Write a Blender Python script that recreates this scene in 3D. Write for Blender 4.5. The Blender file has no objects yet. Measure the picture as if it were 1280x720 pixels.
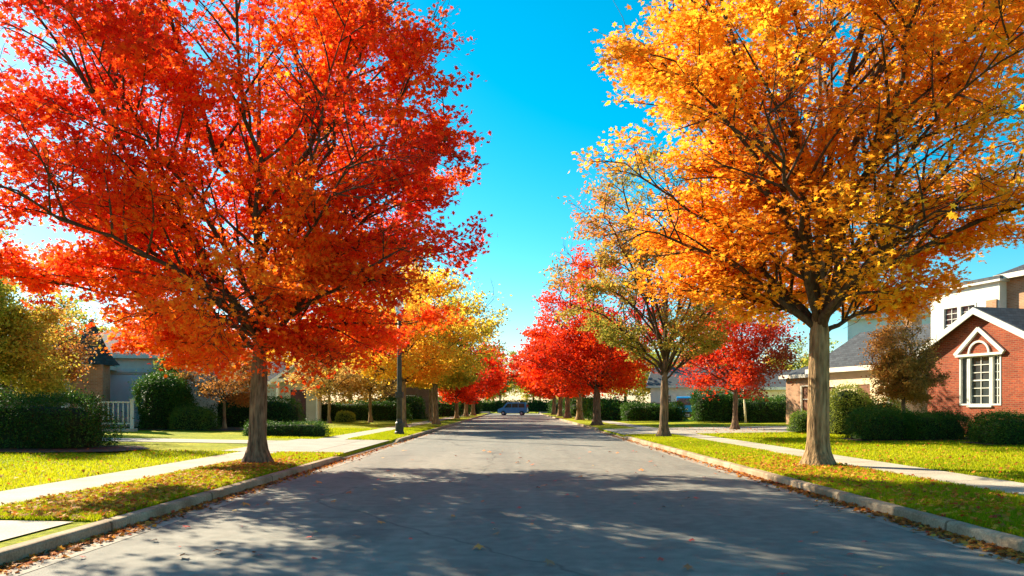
import bpy, math, random
import numpy as np
from mathutils import Vector, Matrix
S = bpy.context.scene
COL = S.collection
R = math.radians
random.seed(4)
RNG = np.random.default_rng(11)

# ------------------------------------------------------------------ camera, sky, sun
cam = bpy.data.cameras.new('camera'); co = bpy.data.objects.new('camera', cam); COL.objects.link(co)
co.location = (0, 0, 1.5); co.rotation_euler = (R(90), 0, 0)
cam.sensor_width = 36; cam.lens = 36*950/1280; cam.shift_y = 148/1280; cam.shift_x = -0.0016
cam.clip_end = 3000; cam.clip_start = .05
S.camera = co
S.cycles.max_bounces = 12; S.cycles.diffuse_bounces = 6; S.cycles.transmission_bounces = 8
SUN_AZ = R(-47); SUN_EL = R(29.5)          # azimuth measured from +Y towards +X
sd = Vector((math.sin(SUN_AZ)*math.cos(SUN_EL), math.cos(SUN_AZ)*math.cos(SUN_EL), math.sin(SUN_EL)))
W = bpy.data.worlds.new('World'); S.world = W; W.use_nodes = True
wn = W.node_tree.nodes; wl = W.node_tree.links
bg = wn['Background']; sky = wn.new('ShaderNodeTexSky'); sky.sky_type = 'NISHITA'; sky.sun_disc = False
sky.sun_elevation = SUN_EL; sky.sun_rotation = SUN_AZ
sky.air_density = 1.0; sky.dust_density = 0.3; sky.ozone_density = 3.0; sky.altitude = 0
hs = wn.new('ShaderNodeHueSaturation'); hs.inputs['Saturation'].default_value = 1.54; hs.inputs['Hue'].default_value = .468
wl.new(sky.outputs[0], hs.inputs['Color']); wl.new(hs.outputs[0], bg.inputs[0]); bg.inputs[1].default_value = 0.066
sl = bpy.data.lights.new('sun', 'SUN'); sl.energy = 5.0; sl.angle = R(.53); sl.color = (1, .86, .62)
so = bpy.data.objects.new('sun', sl); COL.objects.link(so); so.rotation_euler = sd.to_track_quat('Z', 'Y').to_euler()
so.location = (-20, 30, 40)
S.view_settings.view_transform = 'Standard'; S.view_settings.look = 'None'
S.view_settings.exposure = 1.65; S.view_settings.gamma = 1; S.view_settings.use_curve_mapping = False

# ------------------------------------------------------------------ helpers
def tag(o, label=None, cat=None, group=None, kind=None):
    if label: o['label'] = label
    if cat: o['category'] = cat
    if group: o['group'] = group
    if kind: o['kind'] = kind
    return o

def empty(name, loc, rz=0, label=None, cat=None, group=None):
    o = bpy.data.objects.new(name, None); COL.objects.link(o)
    o.location = loc; o.rotation_euler = (0, 0, rz); o.empty_display_size = .3
    return tag(o, label, cat, group)

class MB:
    def __init__(s): s.v = []; s.f = []
    def add(s, vs, fs):
        n = len(s.v); s.v += [tuple(v) for v in vs]; s.f += [tuple(i+n for i in f) for f in fs]; return s
    def box(s, x0, x1, y0, y1, z0, z1):
        return s.add([(x0,y0,z0),(x1,y0,z0),(x1,y1,z0),(x0,y1,z0),(x0,y0,z1),(x1,y0,z1),(x1,y1,z1),(x0,y1,z1)],
              [(0,3,2,1),(4,5,6,7),(0,1,5,4),(1,2,6,5),(2,3,7,6),(3,0,4,7)])
    def bar(s, a, b, w, h, up=(0,0,1)):
        a = Vector(a); b = Vector(b); d = (b-a).normalized(); u = Vector(up)
        if abs(d.dot(u)) > .99: u = Vector((0,1,0))
        sx = d.cross(u).normalized(); uz = sx.cross(d).normalized()
        vs = [p + sx*i*w/2 + uz*j*h/2 for p in (a,b) for i,j in ((-1,-1),(1,-1),(1,1),(-1,1))]
        return s.add(vs, [(0,1,2,3),(7,6,5,4),(0,4,5,1),(1,5,6,2),(2,6,7,3),(3,7,4,0)])
    def lathe(s, prof, n=16, c=(0,0,0), axis='z'):
        vs = []
        for r, z in prof:
            for k in range(n):
                a = 2*math.pi*k/n; x, y = r*math.cos(a), r*math.sin(a)
                vs.append((c[0]+x, c[1]+y, c[2]+z) if axis == 'z' else (c[0]+x, c[1]+z, c[2]+y))
        fs = [(i*n+k, i*n+(k+1)%n, (i+1)*n+(k+1)%n, (i+1)*n+k) for i in range(len(prof)-1) for k in range(n)]
        fs += [tuple(range(n-1,-1,-1)), tuple(range((len(prof)-1)*n, len(prof)*n))]
        return s.add(vs, fs)
    def tube(s, pts, rad, n=6):
        pts = [Vector(p) for p in pts]; ring = []
        ref = Vector((.31,.87,.2)).normalized()
        for i, p in enumerate(pts):
            d = (pts[min(i+1,len(pts)-1)] - pts[max(i-1,0)]).normalized()
            a = d.cross(ref)
            if a.length < .05: a = d.cross(Vector((1,0,0)))
            a.normalize(); b = d.cross(a)
            for k in range(n):
                t = 2*math.pi*k/n; ring.append(p + (a*math.cos(t)+b*math.sin(t))*rad[i])
        fs = [(i*n+k, i*n+(k+1)%n, (i+1)*n+(k+1)%n, (i+1)*n+k) for i in range(len(pts)-1) for k in range(n)]
        fs += [tuple(range(n-1,-1,-1)), tuple(range((len(pts)-1)*n, len(pts)*n))]
        return s.add(ring, fs)
    def prism(s, prof, y0, y1):          # profile in (x,z) extruded along y
        n = len(prof)
        vs = [(x,y0,z) for x,z in prof] + [(x,y1,z) for x,z in prof]
        return s.add(vs, [tuple(range(n)), tuple(range(2*n-1,n-1,-1))] + [(k, k+n, (k+1)%n+n, (k+1)%n) for k in range(n)])
    def build(s, name, m, parent=None, smooth=False, bevel=0):
        me = bpy.data.meshes.new(name); me.from_pydata(s.v, [], s.f); me.update()
        import bmesh
        b = bmesh.new(); b.from_mesh(me); bmesh.ops.recalc_face_normals(b, faces=b.faces); b.to_mesh(me); b.free()
        me.materials.append(m)
        if smooth: me.polygons.foreach_set('use_smooth', [True]*len(me.polygons))
        o = bpy.data.objects.new(name, me); COL.objects.link(o)
        if parent: o.parent = parent
        if bevel:
            bm = o.modifiers.new('b', 'BEVEL'); bm.width = bevel; bm.segments = 2; bm.limit_method = 'ANGLE'; bm.harden_normals = False
        return o

def npmesh(name, V, nper, m, tint=None, parent=None):
    """V: (N,nper,3) polygons, one tint per polygon"""
    N = V.shape[0]; me = bpy.data.meshes.new(name)
    me.vertices.add(N*nper); me.vertices.foreach_set('co', V.reshape(-1).astype(np.float32))
    me.loops.add(N*nper); me.loops.foreach_set('vertex_index', np.arange(N*nper, dtype=np.int32))
    me.polygons.add(N); me.polygons.foreach_set('loop_start', np.arange(0, N*nper, nper, dtype=np.int32))
    me.polygons.foreach_set('loop_total', np.full(N, nper, dtype=np.int32))
    me.update(calc_edges=True)
    if tint is not None:
        a = me.attributes.new('tint', 'FLOAT', 'FACE'); a.data.foreach_set('value', tint.astype(np.float32))
    me.materials.append(m)
    o = bpy.data.objects.new(name, me); COL.objects.link(o)
    if parent: o.parent = parent
    return o

def sinnoise(P, f, seed):
    r = np.random.default_rng(seed); s = np.zeros(len(P))
    for k in range(6):
        d = r.normal(size=3); d /= np.linalg.norm(d)
        s += np.sin(P@d*f*r.uniform(.6,1.5) + r.uniform(0,6.28))
    return s/6*1.6

STAR = np.array([(0,-.5),(.16,-.22),(.48,-.3),(.27,.0),(.55,.28),(.2,.22),(0,.62),(-.2,.22),(-.55,.28),(-.27,.0),(-.48,-.3),(-.16,-.22)])
OVAL = np.array([(0,-.5),(.24,-.12),(.2,.22),(0,.55),(-.2,.22),(-.24,-.12)])
DIAM = np.array([(0,-.5),(.36,0),(0,.5),(-.36,0)])
def leaves(C, size, shape, rng, flat=0.6, droop=.25):
    """leaf polygons at C; flat in 0..1 pushes normals upward"""
    N = len(C)
    n = rng.normal(size=(N,3)); n[:,2] += flat*2.2*np.sign(rng.random(N)-.05); n /= np.linalg.norm(n,axis=1,keepdims=True)
    t = rng.normal(size=(N,3)); t -= n*(t*n).sum(1,keepdims=True); t /= np.linalg.norm(t,axis=1,keepdims=True)
    b = np.cross(n,t); sz = np.broadcast_to(size,(N,))*rng.uniform(.65,1.25,N)
    P = shape
    w = (P[:,0]**2)*.5 + np.abs(P[:,1])*P[:,1]*droop
    V = C[:,None,:] + sz[:,None,None]*(P[None,:,0,None]*t[:,None,:] + P[None,:,1,None]*b[:,None,:] - w[None,:,None]*n[:,None,:])
    return V

# ------------------------------------------------------------------ materials
def mat(name):
    m = bpy.data.materials.new(name); m.use_nodes = True
    return m, m.node_tree.nodes, m.node_tree.links
def ramp(n, stops):
    r = n.new('ShaderNodeValToRGB'); e = r.color_ramp.elements
    e[0].position = stops[0][0]; e[0].color = (*stops[0][1],1)
    e[1].position = stops[-1][0]; e[1].color = (*stops[-1][1],1)
    for p, c in stops[1:-1]:
        x = e.new(p); x.color = (*c,1)
    return r
def leafmat(name, stops, trans=.5, rough=.6):
    m, n, l = mat(name); n.clear()
    at = n.new('ShaderNodeAttribute'); at.attribute_name = 'tint'
    rp = ramp(n, stops); l.new(at.outputs['Fac'], rp.inputs[0])
    d = n.new('ShaderNodeBsdfPrincipled'); d.inputs['Roughness'].default_value = rough; d.inputs['Specular IOR Level'].default_value = .1
    l.new(rp.outputs[0], d.inputs['Base Color'])
    t = n.new('ShaderNodeBsdfTranslucent'); l.new(rp.outputs[0], t.inputs[0])
    mx = n.new('ShaderNodeMixShader'); mx.inputs[0].default_value = trans
    l.new(d.outputs[0], mx.inputs[1]); l.new(t.outputs[0], mx.inputs[2])
    o = n.new('ShaderNodeOutputMaterial'); l.new(mx.outputs[0], o.inputs[0])
    return m
def noisy(name, c1, c2, scale=4, rough=.8, bump=.2, detail=8, fine=None, spec=.3, stretch=(1,1,1), bdist=.02):
    m, n, l = mat(name); p = n['Principled BSDF']; p.inputs['Roughness'].default_value = rough; p.inputs['Specular IOR Level'].default_value = spec
    tc = n.new('ShaderNodeTexCoord'); mp = n.new('ShaderNodeMapping'); mp.inputs['Scale'].default_value = stretch
    l.new(tc.outputs['Object'], mp.inputs[0])
    t = n.new('ShaderNodeTexNoise'); t.inputs['Scale'].default_value = scale; t.inputs['Detail'].default_value = detail
    l.new(mp.outputs[0], t.inputs['Vector'])
    rp = ramp(n, [(.3,c1),(.7,c2)]); l.new(t.outputs[0], rp.inputs[0]); l.new(rp.outputs[0], p.inputs['Base Color'])
    if bump:
        t2 = n.new('ShaderNodeTexNoise'); t2.inputs['Scale'].default_value = fine or scale*6; t2.inputs['Detail'].default_value = 6
        l.new(mp.outputs[0], t2.inputs['Vector'])
        b = n.new('ShaderNodeBump'); b.inputs['Strength'].default_value = bump; b.inputs['Distance'].default_value = bdist
        l.new(t2.outputs[0], b.inputs['Height']); l.new(b.outputs[0], p.inputs['Normal'])
    return m
def wallcoord(n, l):
    """object coordinates folded to (x+y, z) for courses on any upright wall"""
    tc = n.new('ShaderNodeTexCoord'); sp = n.new('ShaderNodeSeparateXYZ'); l.new(tc.outputs['Object'], sp.inputs[0])
    a = n.new('ShaderNodeMath'); a.operation = 'ADD'; l.new(sp.outputs[0], a.inputs[0]); l.new(sp.outputs[1], a.inputs[1])
    cb = n.new('ShaderNodeCombineXYZ'); l.new(a.outputs[0], cb.inputs[0]); l.new(sp.outputs[2], cb.inputs[1])
    return cb, tc
def brick(name, c1, c2, mortar, w=.22, h=.075, ms=.008, rough=.85):
    m, n, l = mat(name); p = n['Principled BSDF']; p.inputs['Roughness'].default_value = rough; p.inputs['Specular IOR Level'].default_value = .2
    cb, tc = wallcoord(n, l)
    b = n.new('ShaderNodeTexBrick'); b.inputs['Color1'].default_value = (*c1,1); b.inputs['Color2'].default_value = (*c2,1); b.inputs['Mortar'].default_value = (*mortar,1)
    b.inputs['Scale'].default_value = 1; b.inputs['Mortar Size'].default_value = ms; b.inputs['Brick Width'].default_value = w; b.inputs['Row Height'].default_value = h
    l.new(cb.outputs[0], b.inputs['Vector'])
    t = n.new('ShaderNodeTexNoise'); t.inputs['Scale'].default_value = 1.3; t.inputs['Detail'].default_value = 6; l.new(tc.outputs['Object'], t.inputs['Vector'])
    rp = ramp(n, [(.3,(.72,.72,.72)),(.7,(1.1,1.08,1.05))]); l.new(t.outputs[0], rp.inputs[0])
    mx = n.new('ShaderNodeMix'); mx.data_type = 'RGBA'; mx.blend_type = 'MULTIPLY'; mx.inputs[0].default_value = 1
    l.new(b.outputs[0], mx.inputs[6]); l.new(rp.outputs[0], mx.inputs[7]); l.new(mx.outputs[2], p.inputs['Base Color'])
    bp = n.new('ShaderNodeBump'); bp.inputs['Strength'].default_value = .5; bp.inputs['Distance'].default_value = .01; bp.invert = True
    l.new(b.outputs['Fac'], bp.inputs['Height']); l.new(bp.outputs[0], p.inputs['Normal'])
    return m

CR=(.62,.022,.016); RD=(.86,.045,.012); RO=(.92,.13,.012); OR=(.92,.23,.014); AM=(.95,.42,.03); YL=(.9,.58,.05); OL=(.22,.24,.03); BR=(.24,.10,.03); GN=(.12,.20,.02)
M = {}
M['lf_red'] = leafmat('red_maple_leaf', [(0,BR),(.12,CR),(.34,RD),(.56,RO),(.8,OR),(1,AM)], .6)
M['lf_orange'] = leafmat('orange_maple_leaf', [(0,(.6,.2,.02)),(.22,(.88,.29,.02)),(.5,(.93,.42,.025)),(.8,(.95,.58,.035)),(1,(.6,.5,.04))], .58)
M['lf_scarlet'] = leafmat('scarlet_leaf', [(0,(.35,.03,.01)),(.4,(.82,.045,.008)),(.75,(.9,.09,.008)),(1,(.94,.22,.012))], .5)
M['lf_redbrown'] = leafmat('red_brown_leaf', [(0,BR),(.35,(.4,.07,.03)),(.7,RD),(1,OR)], .5)
M['lf_mixed'] = leafmat('olive_and_red_leaf', [(0,OL),(.3,(.42,.34,.05)),(.5,(.6,.28,.05)),(.75,(.8,.16,.03)),(1,RD)], .55)
M['lf_amber'] = leafmat('amber_leaf', [(0,(.34,.36,.04)),(.3,(.62,.5,.05)),(.6,(.92,.6,.05)),(1,(.94,.38,.03))], .6)
M['lf_olive'] = leafmat('olive_leaf', [(0,(.18,.24,.03)),(.35,(.34,.36,.04)),(.65,(.6,.46,.06)),(1,(.75,.3,.05))], .58)
M['lf_tan'] = leafmat('tan_leaf', [(0,(.4,.3,.07)),(.5,(.66,.42,.12)),(1,(.85,.48,.1))], .55)
M['lf_brown'] = leafmat('brown_leaf', [(0,(.22,.18,.04)),(.5,(.44,.26,.06)),(1,(.66,.22,.05))], .55)
M['lf_hedge'] = leafmat('evergreen_leaf', [(0,(.025,.07,.01)),(.5,(.05,.12,.016)),(1,(.12,.22,.02))], .35, .5)
M['lf_shrub'] = leafmat('shrub_leaf', [(0,(.05,.09,.015)),(.5,(.12,.2,.025)),(1,(.3,.36,.05))], .4, .5)
M['lf_lime'] = leafmat('lime_leaf', [(0,(.16,.2,.03)),(.5,(.34,.38,.05)),(1,(.6,.5,.08))], .45, .5)
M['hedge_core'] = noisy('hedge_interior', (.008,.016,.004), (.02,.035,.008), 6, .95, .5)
M['bark'] = noisy('maple_bark', (.07,.045,.03), (.30,.20,.12), 3.2, .9, 1.0, stretch=(5,5,.9), fine=3.4, bdist=.09, detail=12, spec=.1)
M['limb'] = noisy('shaded_limb_bark', (.045,.028,.018), (.12,.08,.05), 3, .9, .6, stretch=(5,5,1), fine=9, bdist=.03, spec=.1)  # darker than the trunk: crown shade put into the colour, plus younger bark
M['bark2'] = noisy('pale_bark', (.11,.07,.035), (.44,.29,.15), 2.7, .9, 1.0, stretch=(5,5,.9), fine=3.0, bdist=.09, detail=12, spec=.1)
M['grass'] = leafmat('grass_blade', [(0,(.20,.26,.006)),(.5,(.38,.42,.006)),(.85,(.54,.50,.012)),(1,(.5,.38,.06))], .55, .6)
M['litter'] = leafmat('dry_leaf', [(0,(.12,.05,.02)),(.3,(.34,.11,.03)),(.55,(.62,.2,.03)),(.8,(.75,.38,.06)),(1,(.6,.05,.03))], .25, .7)

def make_lawn():
    m, n, l = mat('lawn'); p = n['Principled BSDF']; p.inputs['Roughness'].default_value = .9; p.inputs['Specular IOR Level'].default_value = .1
    tc = n.new('ShaderNodeTexCoord')
    t = n.new('ShaderNodeTexNoise'); t.inputs['Scale'].default_value = .5; t.inputs['Detail'].default_value = 6; l.new(tc.outputs['Object'], t.inputs['Vector'])
    r1 = ramp(n, [(.3,(.20,.25,.006)),(.5,(.30,.33,.006)),(.72,(.40,.38,.010))]); l.new(t.outputs[0], r1.inputs[0])
    t2 = n.new('ShaderNodeTexNoise'); t2.inputs['Scale'].default_value = 9; t2.inputs['Detail'].default_value = 9; l.new(tc.outputs['Object'], t2.inputs['Vector'])
    r2 = ramp(n, [(.35,(.6,.62,.5)),(.65,(1.25,1.2,1.1))]); l.new(t2.outputs[0], r2.inputs[0])
    mx = n.new('ShaderNodeMix'); mx.data_type = 'RGBA'; mx.blend_type = 'MULTIPLY'; mx.inputs[0].default_value = 1
    l.new(r1.outputs[0], mx.inputs[6]); l.new(r2.outputs[0], mx.inputs[7]); l.new(mx.outputs[2], p.inputs['Base Color'])
    t3 = n.new('ShaderNodeTexNoise'); t3.inputs['Scale'].default_value = 60; t3.inputs['Detail'].default_value = 4; l.new(tc.outputs['Object'], t3.inputs['Vector'])
    b = n.new('ShaderNodeBump'); b.inputs['Strength'].default_value = .8; b.inputs['Distance'].default_value = .04; l.new(t3.outputs[0], b.inputs['Height']); l.new(b.outputs[0], p.inputs['Normal'])
    return m
M['lawn'] = make_lawn()

def make_asphalt():
    m, n, l = mat('asphalt'); p = n['Principled BSDF']; p.inputs['Specular IOR Level'].default_value = .25
    tc = n.new('ShaderNodeTexCoord')
    def noise(s, d=8, st=(1,1,1)):
        mp = n.new('ShaderNodeMapping'); mp.inputs['Scale'].default_value = st; l.new(tc.outputs['Object'], mp.inputs[0])
        t = n.new('ShaderNodeTexNoise'); t.inputs['Scale'].default_value = s; t.inputs['Detail'].default_value = d; l.new(mp.outputs[0], t.inputs['Vector']); return t
    def mul(a, b):
        mx = n.new('ShaderNodeMix'); mx.data_type = 'RGBA'; mx.blend_type = 'MULTIPLY'; mx.inputs[0].default_value = 1
        l.new(a, mx.inputs[6]); l.new(b, mx.inputs[7]); return mx.outputs[2]
    big = ramp(n, [(.3,(.18,.176,.158)),(.7,(.25,.243,.217))]); l.new(noise(.35, 6, (1.6,.35,1)).outputs[0], big.inputs[0])
    mid = ramp(n, [(.35,(.84,.84,.84)),(.65,(1.1,1.1,1.1))]); l.new(noise(5, 8).outputs[0], mid.inputs[0])
    fin = ramp(n, [(.38,(.55,.55,.56)),(.62,(1.35,1.34,1.3))]); l.new(noise(110, 3).outputs[0], fin.inputs[0])
    c = mul(mul(big.outputs[0], mid.outputs[0]), fin.outputs[0])
    lane = ramp(n, [(.35,(.86,.86,.87)),(.65,(1.12,1.11,1.09))]); l.new(noise(1, 4, (.8,.03,1)).outputs[0], lane.inputs[0]); c = mul(c, lane.outputs[0])
    pat = ramp(n, [(.36,(.8,.8,.82)),(.42,(1,1,1))]); l.new(noise(.8, 10).outputs[0], pat.inputs[0]); c = mul(c, pat.outputs[0])
    # tar-sealed cracks: thin edges of large warped cells
    wv = noise(1.2, 5); mx = n.new('ShaderNodeMix'); mx.data_type = 'RGBA'; mx.blend_type = 'ADD'; mx.inputs[0].default_value = .55
    l.new(tc.outputs['Object'], mx.inputs[6]); l.new(wv.outputs['Color'], mx.inputs[7])
    vo = n.new('ShaderNodeTexVoronoi'); vo.feature = 'DISTANCE_TO_EDGE'; vo.inputs['Scale'].default_value = .11; l.new(mx.outputs[2], vo.inputs['Vector'])
    cr = ramp(n, [(.0,(.6,.6,.6)),(.0010,(.7,.7,.7)),(.0022,(1,1,1))]); l.new(vo.outputs[0], cr.inputs[0])
    c = mul(c, cr.outputs[0]); l.new(c, p.inputs['Base Color'])
    p.inputs['Roughness'].default_value = .82
    b = n.new('ShaderNodeBump'); b.inputs['Strength'].default_value = .5; b.inputs['Distance'].default_value = .006
    l.new(noise(140, 2).outputs[0], b.inputs['Height']); l.new(b.outputs[0], p.inputs['Normal'])
    return m
M['asphalt'] = make_asphalt()

def make_concrete(name, c1, c2, joint, along='y'):
    m, n, l = mat(name); p = n['Principled BSDF']; p.inputs['Roughness'].default_value = .85; p.inputs['Specular IOR Level'].default_value = .2
    tc = n.new('ShaderNodeTexCoord'); t = n.new('ShaderNodeTexNoise'); t.inputs['Scale'].default_value = 1.5; t.inputs['Detail'].default_value = 9; l.new(tc.outputs['Object'], t.inputs['Vector'])
    r = ramp(n, [(.3,c1),(.7,c2)]); l.new(t.outputs[0], r.inputs[0])
    t2 = n.new('ShaderNodeTexNoise'); t2.inputs['Scale'].default_value = 40; t2.inputs['Detail'].default_value = 5; l.new(tc.outputs['Object'], t2.inputs['Vector'])
    r2 = ramp(n, [(.35,(.75,.74,.72)),(.65,(1.12,1.12,1.1))]); l.new(t2.outputs[0], r2.inputs[0])
    sp = n.new('ShaderNodeSeparateXYZ'); l.new(tc.outputs['Object'], sp.inputs[0])
    d = n.new('ShaderNodeMath'); d.operation = 'DIVIDE'; d.inputs[1].default_value = joint; l.new(sp.outputs[1 if along == 'y' else 0], d.inputs[0])
    f = n.new('ShaderNodeMath'); f.operation = 'FRACT'; l.new(d.outputs[0], f.inputs[0])
    r3 = ramp(n, [(0,(.35,.33,.3)),(.012,(.4,.38,.34)),(.02,(1,1,1))]); l.new(f.outputs[0], r3.inputs[0])
    o = r.outputs[0]
    for x in (r2, r3):
        mx = n.new('ShaderNodeMix'); mx.data_type = 'RGBA'; mx.blend_type = 'MULTIPLY'; mx.inputs[0].default_value = 1
        l.new(o, mx.inputs[6]); l.new(x.outputs[0], mx.inputs[7]); o = mx.outputs[2]
    l.new(o, p.inputs['Base Color'])
    b = n.new('ShaderNodeBump'); b.inputs['Strength'].default_value = .3; b.inputs['Distance'].default_value = .006; l.new(t2.outputs[0], b.inputs['Height']); l.new(b.outputs[0], p.inputs['Normal'])
    return m
M['walk'] = make_concrete('pavement_concrete', (.36,.32,.26), (.50,.45,.37), 1.5)
M['drive'] = make_concrete('driveway_concrete', (.30,.28,.24), (.42,.39,.34), 3.0, 'x')
M['kerb'] = make_concrete('kerb_concrete', (.22,.15,.09), (.46,.36,.25), 3.0)
M['gutter'] = make_concrete('gutter_concrete', (.25,.23,.2), (.36,.33,.28), 3.0)
M['soil'] = noisy('mulch', (.03,.018,.01), (.09,.055,.03), 8, .95, .8)
M['brick_red'] = brick('red_brick', (.36,.07,.03), (.22,.04,.022), (.28,.17,.10))
M['brick_tan'] = brick('tan_brick', (.46,.25,.14), (.38,.19,.10), (.42,.33,.25))
M['brick_brown'] = brick('brown_brick', (.22,.12,.07), (.16,.08,.05), (.25,.2,.16))
M['shingle'] = brick('slate_shingle', (.075,.085,.10), (.045,.05,.062), (.02,.02,.025), .3, .14, .006)
M['shingle_grey'] = brick('grey_shingle', (.11,.125,.14), (.08,.09,.10), (.04,.04,.05), .3, .14, .006)
M['shingle_green'] = brick('green_grey_shingle', (.05,.08,.08), (.03,.05,.05), (.02,.02,.02), .3, .14, .006)
M['stucco'] = noisy('white_stucco', (.66,.65,.58), (.78,.77,.7), 2, .85, .2)
M['cream'] = noisy('cream_stucco', (.74,.60,.36), (.82,.70,.45), 2, .85, .2)
M['greencream'] = noisy('sage_cream_paint', (.42,.42,.34), (.5,.5,.42), 2, .8, .1)
M['trim'] = noisy('white_trim_paint', (.56,.56,.52), (.7,.7,.65), 3, .5, .05)
M['trim_cream'] = noisy('cream_trim_paint', (.68,.62,.5), (.78,.72,.6), 3, .55, .05)
M['garage'] = noisy('grey_white_door_paint', (.74,.75,.78), (.8,.81,.84), 2, .5, .05)
M['door'] = noisy('brown_door_wood', (.16,.06,.03), (.24,.1,.05), 3, .5, .1, stretch=(4,4,.5))
M['door_dark'] = noisy('dark_plum_door', (.05,.02,.03), (.09,.04,.05), 3, .4, .1)
M['shutter'] = noisy('slate_blue_shutter', (.05,.065,.07), (.09,.10,.11), 3, .6, .1)
M['paleblue'] = noisy('pale_blue_siding', (.5,.6,.64), (.58,.68,.72), 2, .7, .1)
M['pole'] = noisy('dark_pole_paint', (.03,.03,.022), (.075,.07,.05), 5, .5, .2)
M['blue'] = noisy('blue_car_paint', (.02,.25,.60), (.03,.32,.68), 2, .25, 0, spec=.6)
M['tyre'] = noisy('tyre_rubber', (.015,.015,.015), (.03,.03,.03), 8, .8, .1)
M['metal'] = noisy('wheel_metal', (.4,.4,.4), (.55,.55,.55), 8, .35, 0)
def simple(name, c, rough=.1, metal=0, emit=None):
    m, n, l = mat(name); p = n['Principled BSDF']; p.inputs['Base Color'].default_value = (*c,1); p.inputs['Roughness'].default_value = rough; p.inputs['Metallic'].default_value = metal
    return m
M['pane'] = noisy('window_glass', (.02,.03,.035), (.07,.08,.085), 1.5, .06, .03, spec=.8)
M['blind'] = noisy('window_with_blinds', (.28,.29,.28), (.5,.5,.47), 1.2, .25, 0, spec=.6, stretch=(.5,.5,9))
M['lampglass'] = simple('lantern_glass', (.75,.8,.82), .15); M['lampglass'].node_tree.nodes['Principled BSDF'].inputs['Transmission Weight'].default_value = .7
M['lens_red'] = simple('red_tail_lens', (.4,.01,.01), .2)
M['plate'] = simple('plate_white', (.7,.7,.68), .4)

# ------------------------------------------------------------------ ground, road, pavements
KL, KR = -4.76, 5.12
def gz(x):
    x = np.asarray(x, float); ax = np.where(x < 0, -x-KL*-1, x-KR)      # distance outside the kerb line
    ax = np.where(x < 0, -x+KL, x-KR)
    z = np.interp(ax, [.0, .17, .18, 2.4, 11, 20, 400], [-.06, -.06, .125, .16, .30, .36, .6])
    return z
def sheet(name, xs, y0, y1, dz, m, ny=2, kind='structure', yfun=None):
    ys = np.linspace(y0, y1, ny); mb = MB(); n = len(xs)
    vs = [(x, y, float(gz(x))+dz) for y in ys for x in xs]
    fs = [(j*n+i, j*n+i+1, (j+1)*n+i+1, (j+1)*n+i) for j in range(ny-1) for i in range(n-1)]
    mb.add(vs, fs); o = mb.build(name, m); o['kind'] = kind; return o
xs = [-900,-60,-30,-24.8,-15.8,-12,-9,-7.2,-5.0,-4.95,-4.935,-4.6,0,5,5.285,5.30,5.4,7.5,10,14,16.1,25.1,30,60,900]
sheet('ground', xs, -60, 1500, 0, M['lawn'], 40)
def flat(name, x0, x1, y0, y1, z, m):
    mb = MB(); mb.add([(x0,y0,z),(x1,y0,z),(x1,y1,z),(x0,y1,z)], [(0,1,2,3)]); o = mb.build(name, m); o['kind'] = 'structure'; return o
flat('road', KL, KR, -40, 150, 0, M['asphalt'])
flat('cross_road', -120, 120, 150, 160, .005, M['asphalt'])
# raise cross road edge blocks: the ground there is higher, so give the junction a slab
mb = MB(); mb.box(-120, KL-.17, 150.0, 160, .0, .34); mb.box(KR+.17, 120, 150.0, 160, .0, .345)
o = mb.build('road_junction', M['asphalt']); o['kind'] = 'structure'
flat('gutter', KL, KL+.38, -20, 150, .004, M['gutter']); flat('gutter', KR-.38, KR, -20, 150, .004, M['gutter'])
DR_L = [(-3, 7.9), (22.3, 30.5)]; DR_R = [(36.5, 46)]
def kerb(name, xk, sgn, drives):
    # swept profile with height dropping at driveways
    ys = [-20]
    while ys[-1] < 150: ys.append(ys[-1]+.5)
    prof = lambda h: [(0,-.05),(.012,h-.03),(.03,h-.006),(.05,h),(.165,h+.001),(.175,h-.008),(.178,-.05)]
    mb = MB(); vs = []
    for y in ys:
        k = 1.0
        for a, b in drives:
            if a-.5 < y < b+.5: k = 0
            elif a-1.6 < y <= a-.5: k = min(k, (a-.5-y)/1.1)
            elif b+.5 <= y < b+1.6: k = min(k, (y-b-.5)/1.1)
        h = .035 + .105*k + random.uniform(-.003,.003)
        vs += [(xk+sgn*a, y, z) for a, z in prof(h)]
    fs = [(j*7+i, j*7+i+1, (j+1)*7+i+1, (j+1)*7+i) for j in range(len(ys)-1) for i in range(6)]
    mb.add(vs, fs); o = mb.build(name, M['kerb'], smooth=False); o['kind'] = 'structure'
kerb('kerb', KL, -1, DR_L[1:]); kerb('kerb', KR, 1, DR_R)
PWL = (-7.95,-6.8); PWR = (7.55,8.7)
def lin(a, b, n): return list(np.linspace(a, b, n))
sheet('pavement', lin(*PWL,4), 9.1, 22.3, .012, M['walk'], 20)
sheet('pavement', lin(*PWL,4), 30.5, 148, .012, M['walk'], 60)
sheet('pavement', lin(*PWR,4), -10, 36.5, .012, M['walk'], 40)
sheet('pavement', lin(*PWR,4), 46, 148, .012, M['walk'], 60)
sheet('driveway', lin(-8.6,KL-.2,8), 22.3, 30.5, .016, M['drive'], 8)
sheet('driveway', lin(-30,-8.6,12), 26.6, 28.9, .016, M['drive'], 8)
sheet('driveway', lin(-12,KL-.42,8), -3, 8.95, .016, M['walk'], 8)
sheet('driveway', lin(KR+.2,34,18), 36.5, 46, .016, M['drive'], 8)

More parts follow.
